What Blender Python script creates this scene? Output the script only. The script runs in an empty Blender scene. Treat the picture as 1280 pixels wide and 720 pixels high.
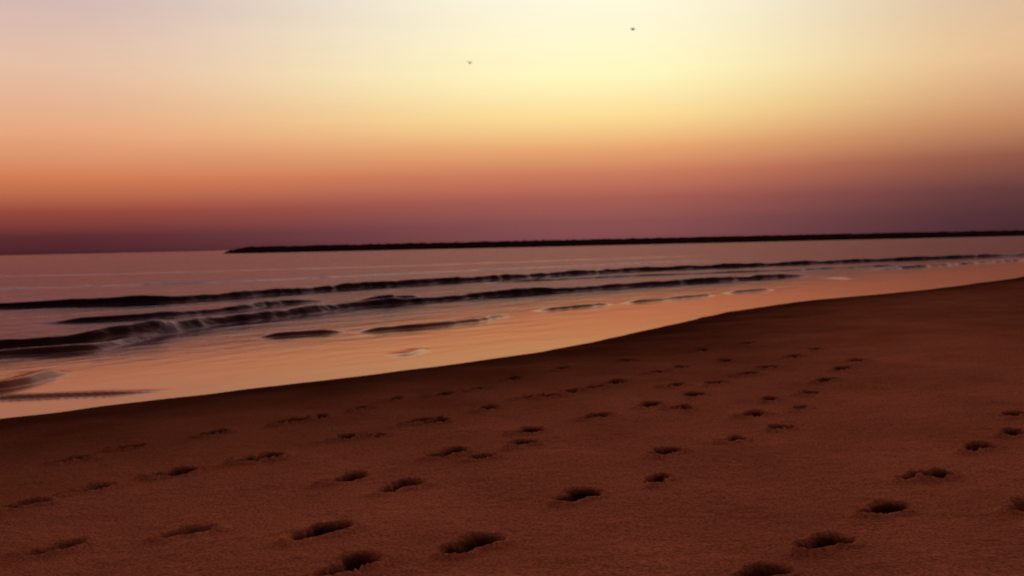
import bpy, math, numpy as np
from mathutils import Matrix, Vector
rng=np.random.default_rng(7)
scene=bpy.context.scene
scene.view_settings.view_transform='Standard'
scene.view_settings.look='None'
scene.view_settings.exposure=0

# ------------------------------------------------------------ camera
CAMZ=1.92; F=1244.0
p=math.radians(2.53); rho=math.radians(1.26)
fwd=np.array([0,math.cos(p),-math.sin(p)]); r0=np.array([1.,0,0]); u0=np.array([0,math.sin(p),math.cos(p)])
R=r0*math.cos(rho)-u0*math.sin(rho); U=u0*math.cos(rho)+r0*math.sin(rho)
cd=bpy.data.cameras.new("camera"); cam=bpy.data.objects.new("camera",cd); scene.collection.objects.link(cam)
cd.sensor_width=36; cd.lens=36*F/1280; cd.clip_start=0.05; cd.clip_end=30000
cam.matrix_world=Matrix(((R[0],U[0],-fwd[0],0),(R[1],U[1],-fwd[1],0),(R[2],U[2],-fwd[2],CAMZ),(0,0,0,1)))
scene.camera=cam
cd.dof.use_dof=True; cd.dof.focus_distance=3.4; cd.dof.aperture_fstop=4.2

def survey(px,py,z=0.0):
    """ground position (metres) of a point measured on the photograph"""
    d=fwd+(px-640)/F*R+(360-py)/F*U
    t=(z-CAMZ)/d[2]
    return np.array([d[0]*t,d[1]*t])
O=np.array([-1.7,15.3]); th=math.radians(41)
ud=np.array([math.sin(th),math.cos(th)]); vd=np.array([-math.cos(th),math.sin(th)])
def to_uv(P): 
    P=np.asarray(P)-O; return P@ud,P@vd

# ------------------------------------------------------------ noise
def vnoise(x,y,seed=0):
    xi=np.floor(x).astype(np.int64); yi=np.floor(y).astype(np.int64)
    fx=x-xi; fy=y-yi; fx=fx*fx*(3-2*fx); fy=fy*fy*(3-2*fy)
    def h(a,b):
        n=(a*374761393+b*668265263+seed*2147483)&0x7fffffff
        n=((n^(n>>13))*1274126177)&0x7fffffff
        n=(n^(n>>16))&0xffff
        return n/65535.0
    return (h(xi,yi)*(1-fx)+h(xi+1,yi)*fx)*(1-fy)+(h(xi,yi+1)*(1-fx)+h(xi+1,yi+1)*fx)*fy
def fbm(x,y,o=4,seed=0):
    s=0;a=.5
    for i in range(o):
        s=s+a*(vnoise(x,y,seed+i*17)-.5); x=x*2.03+3.1; y=y*2.03+1.7; a*=.5
    return s
def sstep(a,b,x):
    t=np.clip((x-a)/(b-a),0,1); return t*t*(3-2*t)

# ------------------------------------------------------------ shoreline
sh=[(-260,560),(0,522),(250,495),(500,462),(620,449),(730,430),(800,414),(860,401),(930,387),(990,377),(1060,371),(1120,366),(1200,357),(1280,346)]
su,sv=[],[]
for q in sh:
    a,b=to_uv(survey(*q)); su.append(a); sv.append(b)
su=np.array(su); sv=np.array(sv); o=np.argsort(su); su=su[o]; sv=sv[o]
su=np.concatenate([[-4000,-60],su,[su[-1]+60,9000]]); sv=np.concatenate([[sv[0]-3,sv[0]],sv,[sv[-1],sv[-1]]])
def shore_v(u):
    s=0
    for k in (-2,-1.,0,1.,2): s=s+np.interp(u+k,su,sv)
    return s/5+0.22*(vnoise(u*.45,u*0,5)-.5)+0.08*(vnoise(u*1.6,u*0,6)-.5)
def beach_h(x,y):
    dx=x-O[0]; dy=y-O[1]
    u=dx*ud[0]+dy*ud[1]; v=dx*vd[0]+dy*vd[1]
    s=shore_v(u)-v
    sp=np.maximum(s,0)
    h=np.where(s>0,0.34*(1-np.exp(-sp/4.2))+0.012*np.minimum(sp/0.5,1)+0.004*np.minimum(sp,60), 0.09*s)
    h=np.maximum(h,-3)
    h=h+sstep(0.3,2.5,sp)*(0.05*fbm(x*.5,y*.5,3,3)+0.024*fbm(x*2.2,y*2.2,4,9)+0.017*fbm(x*8,y*8,3,19))
    return h,s,u
def on_sand(px,py):
    z=0.3
    for _ in range(5):
        P=survey(px,py,z); z=float(beach_h(P[0:1],P[1:2])[0][0])
    return P,z

def grid_mesh(name,X,Y,Z,mat,attrs=None):
    ny,nx=X.shape
    me=bpy.data.meshes.new(name)
    co=np.stack([X,Y,Z],-1).reshape(-1,3).astype(np.float32)
    i=np.arange(ny*nx).reshape(ny,nx)
    f=np.stack([i[:-1,:-1],i[:-1,1:],i[1:,1:],i[1:,:-1]],-1).reshape(-1,4).astype(np.int32)
    me.vertices.add(len(co)); me.vertices.foreach_set("co",co.ravel())
    me.loops.add(f.size); me.loops.foreach_set("vertex_index",f.ravel())
    me.polygons.add(len(f)); me.polygons.foreach_set("loop_start",np.arange(0,f.size,4,dtype=np.int32))
    me.polygons.foreach_set("loop_total",np.full(len(f),4,dtype=np.int32))
    me.update(calc_edges=True)
    me.polygons.foreach_set("use_smooth",np.ones(len(f),dtype=bool))
    for k,a in (attrs or {}).items():
        at=me.attributes.new(k,'FLOAT','POINT'); at.data.foreach_set("value",a.ravel().astype(np.float32))
    me.materials.append(mat); me.validate()
    ob=bpy.data.objects.new(name,me); scene.collection.objects.link(ob)
    return ob
def newmat(name):
    m=bpy.data.materials.new(name); m.use_nodes=True
    nt=m.node_tree; return m,nt,nt.nodes,nt.links,nt.nodes["Principled BSDF"]
def lin(c): 
    return tuple(((v/255/12.92) if v/255<.04045 else ((v/255+.055)/1.055)**2.4) for v in c)+(1,)

# ------------------------------------------------------------ sand material
m_sand,nt,N,L,B=newmat("sand")
geo=N.new("ShaderNodeNewGeometry")
n1=N.new("ShaderNodeTexNoise"); n1.inputs["Scale"].default_value=1.1; n1.inputs["Detail"].default_value=6
n2=N.new("ShaderNodeTexNoise"); n2.inputs["Scale"].default_value=60; n2.inputs["Detail"].default_value=4
n3=N.new("ShaderNodeTexNoise"); n3.inputs["Scale"].default_value=12; n3.inputs["Detail"].default_value=5
for n in (n1,n2,n3): L.new(geo.outputs["Position"],n.inputs["Vector"])
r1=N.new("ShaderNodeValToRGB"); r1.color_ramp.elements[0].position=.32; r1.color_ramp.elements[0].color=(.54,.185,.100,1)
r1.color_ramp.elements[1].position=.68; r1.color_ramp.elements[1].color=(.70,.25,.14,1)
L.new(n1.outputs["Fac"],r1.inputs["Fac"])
r2=N.new("ShaderNodeValToRGB"); r2.color_ramp.elements[0].position=.35; r2.color_ramp.elements[0].color=(.62,.60,.58,1)
r2.color_ramp.elements[1].position=.62; r2.color_ramp.elements[1].color=(1.15,1.15,1.15,1)
L.new(n2.outputs["Fac"],r2.inputs["Fac"])
mx=N.new("ShaderNodeMixRGB"); mx.blend_type='MULTIPLY'; mx.inputs[0].default_value=1
L.new(r1.outputs[0],mx.inputs[1]); L.new(r2.outputs[0],mx.inputs[2])
at=N.new("ShaderNodeAttribute"); at.attribute_name="damp_vignette"  # darkening mask: damp sand plus a corner vignette put into the colour
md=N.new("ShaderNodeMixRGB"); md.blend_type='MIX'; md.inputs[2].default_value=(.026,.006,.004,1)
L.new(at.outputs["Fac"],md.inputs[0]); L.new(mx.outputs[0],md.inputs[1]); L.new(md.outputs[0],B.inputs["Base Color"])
B.inputs["Roughness"].default_value=.95; B.inputs["Specular IOR Level"].default_value=.0; B.inputs["IOR"].default_value=1.1
b1=N.new("ShaderNodeBump"); b1.inputs["Strength"].default_value=.8; b1.inputs["Distance"].default_value=.008
b2=N.new("ShaderNodeBump"); b2.inputs["Strength"].default_value=.7; b2.inputs["Distance"].default_value=.03
L.new(n2.outputs["Fac"],b1.inputs["Height"]); L.new(n3.outputs["Fac"],b2.inputs["Height"])
L.new(b2.outputs[0],b1.inputs["Normal"]); L.new(b1.outputs[0],B.inputs["Normal"])

# ------------------------------------------------------------ beach
def geom(start,step,end,g):
    out=[];x=start
    while x<end:
        x+=step; step*=g; out.append(x)
    return np.array(out)
xs=np.arange(-7,13,0.026)
xs=np.concatenate([-geom(7,.05,4000,1.09)[::-1],xs,geom(13,.05,8000,1.08)])
ys=[2.5]; st=.02
while ys[-1]<9000:
    y=ys[-1]; st=.018 if y<6 else (.018+(y-6)*.0035 if y<26 else st*1.05); ys.append(y+st)
ys=np.concatenate([-geom(-2.4,.06,1500,1.12)[::-1],np.array(ys)])
X,Y=np.meshgrid(xs,ys)
Z,S,UU=beach_h(X,Y)
damp_vignette=0.88*(1-sstep(-.5,7.9,S+2.0*fbm(X*.35,Y*.35,3,40)-.35*sstep(-1,-5,X)*2))  # wet band along the waterline; extra darkening at left is painted vignette
damp_vignette=np.clip(damp_vignette+0.50*sstep(3.0,8,X-0.25*(Y-6)+1.8*fbm(X*.3,Y*.3,3,71))*sstep(3,8,S)+.25*fbm(X*.9,Y*.9,4,72),0,.88)  # right-hand patch is vignette shade painted into the sand, plus random mottling
# footprints: px,py,length
fps=[(590,683,.37),(720,622,.36),(831,567,.34),(914,551,.28),(823,602,.27),(433,710,.40),(398,668,.37),(430,600,.33),(499,610,.33),
(558,568,.37),(600,574,.25),(658,539,.35),(651,556,.29),(606,512,.36),(743,522,.36),(810,507,.34),(867,495,.36),(845,510,.26),(860,512,.22),(938,519,.34),
(972,536,.26),(1008,492,.36),(1000,511,.27),(327,573,.36),(300,577,.2),(432,548,.36),(470,545,.22),(213,593,.34),(230,668,.32),(110,613,.32),(362,528,.36),
(397,522,.24),(522,528,.33),(545,528,.27),(1028,682,.36),(1102,639,.33),(1150,597,.35),(1172,597,.28),(1220,562,.33),(1262,543,.31),(265,543,.34),(660,498,.34),
(685,497,.30),(710,490,.30),(740,486,.32),(768,478,.37),(818,466,.35),(838,483,.35),(895,480,.36),(930,468,.38),(958,460,.35),(960,500,.32),
(1030,476,.38),(1050,462,.38),(1072,452,.38),(550,494,.34),(595,487,.34),(490,500,.3),(450,512,.3),(640,474,.35),(850,460,.35),(905,452,.35),
(1268,520,.30),(1275,636,.34),(30,632,.3),(66,688,.32),(950,722,.3),(700,462,.35),(780,452,.35),(990,446,.38),(1020,437,.38),(875,438,.35),(930,430,.38),(160,560,.3),(90,575,.28)]
shallow={(230,668),(110,613),(66,688),(30,632),(470,545),(300,577),(160,560),(90,575),(1275,636),(490,500),(450,512)}
for k,(px,py,ln) in enumerate(fps):
    P,z=on_sand(px,py)
    hd=math.radians(42+rng.normal(0,10)); 
    if px>1010 and py>530: hd=math.radians(54+rng.normal(0,10))
    side=1 if k%2 else -1
    r=.55
    jx=np.searchsorted(xs,[P[0]-r,P[0]+r]); jy=np.searchsorted(ys,[P[1]-r,P[1]+r])
    sl=(slice(jy[0],jy[1]),slice(jx[0],jx[1]))
    dx=X[sl]-P[0]; dy=Y[sl]-P[1]
    wob=0.040*fbm(X[sl]*12,Y[sl]*12,3,100+k)*2
    wob2=0.040*fbm(X[sl]*12,Y[sl]*12,3,700+k)*2
    a=dx*math.sin(hd)+dy*math.cos(hd)+wob; b=dx*math.cos(hd)-dy*math.sin(hd)+wob2
    hl=ln/2
    b=b-side*0.020*np.cos(a/hl*2)
    t=np.clip(a/hl,-1,1)
    ws=rng.uniform(.9,1.12)
    w=(.070+.016*t-.018*np.exp(-((t+.15)/.3)**2))*ln/.30*ws
    d=np.sqrt((np.abs(a)/hl)**2.6+(np.abs(b)/w)**2.2)
    inside=1-sstep(.62,1.1,d)
    rim=np.exp(-((d-1.38)/.25)**2)
    sh_=(px,py) in shallow
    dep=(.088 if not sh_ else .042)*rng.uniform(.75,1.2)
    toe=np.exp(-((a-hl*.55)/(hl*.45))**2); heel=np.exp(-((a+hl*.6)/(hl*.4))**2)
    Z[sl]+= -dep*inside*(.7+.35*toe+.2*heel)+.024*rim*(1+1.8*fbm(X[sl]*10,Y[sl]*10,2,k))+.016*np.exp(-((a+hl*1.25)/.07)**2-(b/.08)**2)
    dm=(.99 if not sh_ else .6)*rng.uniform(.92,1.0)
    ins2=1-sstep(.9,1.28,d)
    damp_vignette[sl]=damp_vignette[sl]+dm*ins2*(1-damp_vignette[sl])
sand=grid_mesh("sand_beach",X,Y,Z,m_sand,{"damp_vignette":damp_vignette})

# ------------------------------------------------------------ water
m_w,nt,N,L,B=newmat("sea_water")
geo=N.new("ShaderNodeNewGeometry")
mp=N.new("ShaderNodeMapping"); mp.vector_type='POINT'
rz=N.new("ShaderNodeVectorRotate"); rz.rotation_type='Z_AXIS'; rz.inputs["Angle"].default_value=-(math.pi/2-th)
L.new(geo.outputs["Position"],rz.inputs["Vector"]); L.new(rz.outputs[0],mp.inputs["Vector"])
mp.inputs["Scale"].default_value=(.35,1.0,1)
w1=N.new("ShaderNodeTexNoise"); w1.inputs["Scale"].default_value=1.0; w1.inputs["Detail"].default_value=5; w1.inputs["Roughness"].default_value=.6
w2=N.new("ShaderNodeTexNoise"); w2.inputs["Scale"].default_value=7; w2.inputs["Detail"].default_value=3
for n in (w1,w2): L.new(mp.outputs[0],n.inputs["Vector"])
dp=N.new("ShaderNodeAttribute"); dp.attribute_name="depth"
bs=N.new("ShaderNodeMapRange"); bs.inputs["To Min"].default_value=.06; bs.inputs["To Max"].default_value=.6
L.new(dp.outputs["Fac"],bs.inputs["Value"])
bb1=N.new("ShaderNodeBump"); bb1.inputs["Distance"].default_value=.15; L.new(bs.outputs[0],bb1.inputs["Strength"]); L.new(w1.outputs["Fac"],bb1.inputs["Height"])
bb2=N.new("ShaderNodeBump"); bb2.inputs["Distance"].default_value=.012; L.new(bs.outputs[0],bb2.inputs["Strength"]); L.new(w2.outputs["Fac"],bb2.inputs["Height"])
L.new(bb1.outputs[0],bb2.inputs["Normal"])
N.remove(B)
dif=N.new("ShaderNodeBsdfDiffuse"); gl=N.new("ShaderNodeBsdfGlossy"); fr=N.new("ShaderNodeFresnel"); ms=N.new("ShaderNodeMixShader")
mc=N.new("ShaderNodeMixRGB"); mc.inputs[1].default_value=(.24,.09,.05,1); mc.inputs[2].default_value=(.016,.006,.007,1)
dq=N.new("ShaderNodeMath"); dq.operation='POWER'; dq.inputs[1].default_value=.45; L.new(dp.outputs["Fac"],dq.inputs[0])
L.new(dq.outputs[0],mc.inputs[0]); L.new(mc.outputs[0],dif.inputs["Color"])
mg=N.new("ShaderNodeMixRGB"); mg.inputs[1].default_value=(1,.67,.57,1); mg.inputs[2].default_value=(.54,.40,.50,1)
L.new(dp.outputs["Fac"],mg.inputs[0]); L.new(mg.outputs[0],gl.inputs["Color"])
gl.inputs["Roughness"].default_value=.12
mi=N.new("ShaderNodeMapRange"); mi.inputs["To Min"].default_value=1.55; mi.inputs["To Max"].default_value=1.33; L.new(dq.outputs[0],mi.inputs["Value"]); L.new(mi.outputs[0],fr.inputs["IOR"])
for q in (dif,gl,fr): L.new(bb2.outputs[0],q.inputs["Normal"])
L.new(fr.outputs[0],ms.inputs[0]); L.new(dif.outputs[0],ms.inputs[1]); L.new(gl.outputs[0],ms.inputs[2])
L.new(ms.outputs[0],N["Material Output"].inputs["Surface"])

vs=np.arange(-6,34,.055); vs=np.concatenate([[-12,-9,-7.5],vs,geom(34,.07,12000,1.045)])
us=np.concatenate([np.arange(-26,22,.09),np.arange(22,70,.2)]); us=np.concatenate([-geom(26,.3,9000,1.10)[::-1],us,geom(70,.25,12000,1.06)])
V,Ug=np.meshgrid(vs,us,indexing='ij')
WX=O[0]+Ug*ud[0]+V*vd[0]; WY=O[1]+Ug*ud[1]+V*vd[1]
SH=shore_v(Ug); off=V-SH
WZ=np.zeros_like(WX)
# wave crests: surveyed line, height, front width, end fade
ridges=[
 ([(-300,392),(0,385),(200,380),(420,363),(640,349),(800,339),(1000,331),(1280,320),(1500,312)],.27,.26,6),
 ([(50,405),(150,401),(260,392),(330,384),(410,376)],.17,.20,1.6),
 ([(-300,455),(-60,442),(60,438),(150,426),(250,409),(420,388),(550,376),(750,362),(900,352),(1010,345)],.23,.20,3),
 ([(-60,447),(75,442),(120,437),(170,427),(210,416)],.12,.15,.6),
 ([(325,422),(370,419),(430,415)],.09,.12,.5),
 ([(450,416),(540,409),(600,401),(635,395)],.10,.12,.6),
 ([(675,389),(720,385),(765,380)],.09,.12,.7),
 ([(785,379),(840,374),(890,369)],.10,.14,.8),
 ([(910,367),(970,362)],.08,.14,.8),
 ([(420,383),(470,383),(530,377)],.13,.14,.8),
 ([(1025,347),(1060,348),(1080,349)],.08,.17,1),
 ([(1090,338),(1180,332),(1290,325),(1400,320)],.15,.22,3),
 ([(-60,492),(0,486),(40,477),(78,465)],.10,.10,.4),
 ([(-60,501),(60,496),(130,494),(215,490)],.042,.065,.7),
 ([(500,446),(520,442),(533,436)],.03,.07,.2),
 ([(-300,366),(0,362),(300,352),(600,338),(900,325)],.09,.35,8),
 ([(-300,350),(100,344),(500,333),(900,319)],.10,.5,12),
 ([(600,355),(800,345),(1000,338),(1150,331)],.10,.20,4),
]
for k,(pts,A,wf,fade) in enumerate(ridges):
    q=np.array([to_uv(survey(*t)) for t in pts]); q=q[np.argsort(q[:,0])]
    c=0
    for kk in (-1,-.5,0,.5,1): c=c+np.interp(Ug[0]+kk*min(1.0,fade),q[:,0],q[:,1])
    c=c/5
    u=Ug[0]
    env=sstep(q[0,0]-fade*.3,q[0,0]+fade,u)*(1-sstep(q[-1,0]-fade,q[-1,0]+fade*.3,u))
    c=c+wf*2.0*fbm(u*.5,u*0+k,4,200+k)+wf*.8*fbm(u*2.1,u*0+k,2,300+k)
    env=env*np.clip(.95+.9*fbm(u*.6,u*0+k*3,4,400+k),.2,1.5)
    cols=env>0
    s=V[:,cols]-c[None,cols]
    w=wf*(.8+.5*vnoise(u[cols]*.7,u[cols]*0,500+k))[None,:]*(.5+.5*np.clip(env[cols],0,1))[None,:]
    prof=np.where(s<0,np.exp(-(np.abs(s)/w)**2.0),np.exp(-(s/(w*4))**2))
    WZ[:,cols]+=A*env[None,cols]*prof
WZ+=sstep(6,25,off)*(.05*fbm(Ug*.12,V*.55,4,60))
WZ+=sstep(1,8,off)*.020*fbm(Ug*.6,V*2.2,3,61)
WZ+=sstep(.5,3,off)*.0035*fbm(Ug*1.2,V*3.5,3,62)
WZ=WZ*sstep(0,.8,off)
WZ=np.where(off<-.4,-.05*np.minimum(-off-.4,3),WZ)
depth=sstep(2.2,11,off+1.5*fbm(Ug*.15,V*.4,2,88))
water=grid_mesh("sea_water",WX,WY,WZ,m_w,{"depth":depth})

# ------------------------------------------------------------ jetty (rubble breakwater)
m_r,nt,N,L,B=newmat("dark_rock")
n=N.new("ShaderNodeTexNoise"); n.inputs["Scale"].default_value=.6; n.inputs["Detail"].default_value=6
g=N.new("ShaderNodeNewGeometry"); L.new(g.outputs["Position"],n.inputs["Vector"])
r=N.new("ShaderNodeValToRGB"); r.color_ramp.elements[0].color=(.02,.008,.007,1); r.color_ramp.elements[1].color=(.06,.026,.022,1)
L.new(n.outputs["Fac"],r.inputs["Fac"]); L.new(r.outputs[0],B.inputs["Base Color"]); B.inputs["Roughness"].default_value=.9; B.inputs["Specular IOR Level"].default_value=.1
A0=survey(281,317); A1=survey(700,307.8); A2=survey(1280,294.6)
P=[A0,A1,A2,A2+(A2-A1)*1.3]
tl=[0]; 
for i in range(3): tl.append(tl[-1]+np.linalg.norm(P[i+1]-P[i]))
P=np.array(P); tt=np.arange(0,tl[-1],1.3)
cx=np.interp(tt,tl,P[:,0]); cy=np.interp(tt,tl,P[:,1])
dirv=np.stack([np.gradient(cx),np.gradient(cy)],-1); dirv/=np.linalg.norm(dirv,axis=1)[:,None]
nrm=np.stack([-dirv[:,1],dirv[:,0]],-1)
cr=np.linspace(-8,8,15); C,T=np.meshgrid(cr,tt)
hh=3.7*(1-np.clip((np.abs(C)-2.2)/5.2,0,1.25))*(.45+.55*sstep(0,16,T))*sstep(-1,4,T)
jx=cx[:,None]+nrm[:,0:1]*C; jy=cy[:,None]+nrm[:,1:2]*C
jz=hh+.7*(vnoise(T*.55,C*.5,900)-.5)+.35*(vnoise(T*1.3,C*1.2,901)-.5)-.35*sstep(5,8,np.abs(C))-.1
jet=grid_mesh("rock_jetty",jx,jy,jz,m_r)
jet.data.polygons.foreach_set("use_smooth",np.zeros(len(jet.data.polygons),dtype=bool))

# ------------------------------------------------------------ gulls
m_b,nt,N,L,B=newmat("gull_feathers")
n=N.new("ShaderNodeTexNoise"); n.inputs["Scale"].default_value=6
r=N.new("ShaderNodeValToRGB"); r.color_ramp.elements[0].color=(.10,.09,.09,1); r.color_ramp.elements[1].color=(.28,.26,.25,1)
L.new(n.outputs["Fac"],r.inputs["Fac"]); L.new(r.outputs[0],B.inputs["Base Color"])
def gull(px,py,D,yaw,flap,span=1.1):
    vv=[];ff=[]
    prof=[(-.30,.005,0),(-.22,.05,0),(-.10,.075,0),(.05,.085,0),(.16,.06,.01),(.21,.048,.02),(.26,.045,.025),(.30,.028,.02),(.36,.006,.01)]
    n=10
    for (x,rr,z) in prof:
        for k in range(n):
            a=2*math.pi*k/n; vv.append((x,rr*math.cos(a),z+rr*.9*math.sin(a)))
    for i in range(len(prof)-1):
        for k in range(n): ff.append((i*n+k,i*n+(k+1)%n,(i+1)*n+(k+1)%n,(i+1)*n+k))
    b=len(vv); vv+=[(-.22,-.03,0),(-.22,.03,0),(-.42,.09,0),(-.44,0,.0),(-.42,-.09,0)]; ff.append((b,b+1,b+2,b+3,b+4))
    h=span/2
    for s in (-1,1):
        st=[(.04,.13,-.10,.02),(.33,.17,-.06,.02+.22*flap),(.62,.12,-.07,.02+.26*flap),(.85,.02,-.12,.02+.18*flap),(1.0,-.10,-.15,.02+.08*flap)]
        b=len(vv)
        for (y,le,te,z) in st: 
            vv+= [(le,s*y*h,z*h*1.6),( (le+te)/2,s*y*h,z*h*1.6+.018*(1-y)+.004),(te,s*y*h,z*h*1.6)]
        for i in range(4):
            for j in range(2): ff.append((b+i*3+j,b+i*3+j+1,b+i*3+j+4,b+i*3+j+3))
    me=bpy.data.meshes.new("seagull"); me.from_pydata(vv,[],ff); me.materials.append(m_b); me.update()
    for q in me.polygons: q.use_smooth=True
    o=bpy.data.objects.new("seagull",me); scene.collection.objects.link(o)
    d=fwd+(px-640)/F*R+(360-py)/F*U
    o.location=Vector(d*D)+Vector((0,0,CAMZ)); o.rotation_euler=(math.radians(12),0,yaw)
gull(587,79,150,math.radians(60),1.0)
gull(791,37,135,math.radians(20),.8)

# ------------------------------------------------------------ dusk sky
w=bpy.data.worlds.new("World"); scene.world=w; w.use_nodes=True
nt=w.node_tree; N=nt.nodes; L=nt.links; bg=N["Background"]
tc=N.new("ShaderNodeTexCoord"); sx=N.new("ShaderNodeSeparateXYZ"); L.new(tc.outputs["Generated"],sx.inputs[0])
def math_(op,a,b=None):
    n=N.new("ShaderNodeMath"); n.operation=op
    for i,v in enumerate((a,b)):
        if v is None: continue
        if isinstance(v,(int,float)): n.inputs[i].default_value=v
        else: L.new(v,n.inputs[i])
    return n.outputs[0]
el=math_('ARCSINE',sx.outputs[2]); eldeg=math_('MULTIPLY',el,57.29578)
t=math_('POWER',math_('DIVIDE',math_('MAXIMUM',eldeg,0.0),90.0),.5)
def ramp(stops):
    n=N.new("ShaderNodeValToRGB"); cr=n.color_ramp; cr.interpolation='LINEAR'
    while len(cr.elements)>1: cr.elements.remove(cr.elements[-1])
    first=True
    for d,c in stops:
        pos=(d/90)**.5
        if first: e=cr.elements[0]; e.position=pos; first=False
        else: e=cr.elements.new(pos)
        e.color=lin(c)
    L.new(t,n.inputs["Fac"]); return n.outputs[0]
cen=ramp([(0,(96,58,72)),(1.15,(114,68,80)),(2.5,(150,82,82)),(3.9,(194,116,92)),(5.3,(226,162,112)),(7.1,(250,218,150)),(9.4,(255,246,192)),(13.8,(255,249,224)),(20,(245,220,192)),(32,(160,118,105)),(55,(98,66,62)),(90,(68,48,50))])
lef=ramp([(0,(58,29,38)),(0.9,(86,40,48)),(2.2,(146,68,60)),(3.9,(206,120,82)),(6.3,(230,166,126)),(9.8,(228,190,166)),(14.2,(206,182,182)),(20,(182,150,148)),(32,(122,92,90)),(55,(84,60,62)),(90,(68,48,50))])
rig=ramp([(0,(60,36,48)),(1,(70,42,53)),(2.3,(94,54,60)),(4,(142,84,70)),(6,(198,140,102)),(9,(230,188,144)),(13,(216,188,162)),(20,(182,150,144)),(32,(122,92,90)),(55,(84,60,62)),(90,(68,48,50))])
az=math_('ARCTAN2',sx.outputs[0],sx.outputs[1]); azd=math_('SUBTRACT',math_('MULTIPLY',az,57.29578),5.0)
def mr(v,a,b):
    n=N.new("ShaderNodeMapRange"); n.interpolation_type='SMOOTHSTEP'; n.inputs["From Min"].default_value=a; n.inputs["From Max"].default_value=b; L.new(v,n.inputs["Value"]); return n.outputs[0]
def mix(f,a,b):
    n=N.new("ShaderNodeMixRGB"); L.new(f,n.inputs[0])
    for i,v in ((1,a),(2,b)):
        if isinstance(v,tuple): n.inputs[i].default_value=v
        else: L.new(v,n.inputs[i])
    return n.outputs[0]
fr=mr(azd,1,24); fl=mr(math_('MULTIPLY',azd,-1.0),0,31)
c=mix(fl,mix(fr,cen,rig),lef)
absaz=math_('ABSOLUTE',azd)
c=mix(mr(absaz,45,150),c,(.075,.042,.042,1))
nz=N.new("ShaderNodeTexNoise"); nz.inputs["Scale"].default_value=2.5; nz.inputs["Detail"].default_value=3
mpp=N.new("ShaderNodeMapping"); mpp.inputs["Scale"].default_value=(1,1,14); L.new(tc.outputs["Generated"],mpp.inputs[0]); L.new(mpp.outputs[0],nz.inputs["Vector"])
mrn=N.new("ShaderNodeMapRange"); mrn.inputs["To Min"].default_value=.96; mrn.inputs["To Max"].default_value=1.04; L.new(nz.outputs["Fac"],mrn.inputs["Value"])
ml=N.new("ShaderNodeMixRGB"); ml.blend_type='MULTIPLY'; ml.inputs[0].default_value=1; L.new(c,ml.inputs[1]); L.new(mrn.outputs[0],ml.inputs[2])
L.new(ml.outputs[0],bg.inputs["Color"]); bg.inputs["Strength"].default_value=1.0
sky=N.new("ShaderNodeTexSky"); sky.sky_type='NISHITA'; sky.sun_disc=False
sky.sun_elevation=math.radians(1.0); sky.sun_rotation=math.radians(5)
bg2=N.new("ShaderNodeBackground"); bg2.inputs["Strength"].default_value=.003; L.new(sky.outputs[0],bg2.inputs["Color"])
ad=N.new("ShaderNodeAddShader"); L.new(bg.outputs[0],ad.inputs[0]); L.new(bg2.outputs[0],ad.inputs[1])
L.new(ad.outputs[0],N["World Output"].inputs["Surface"])
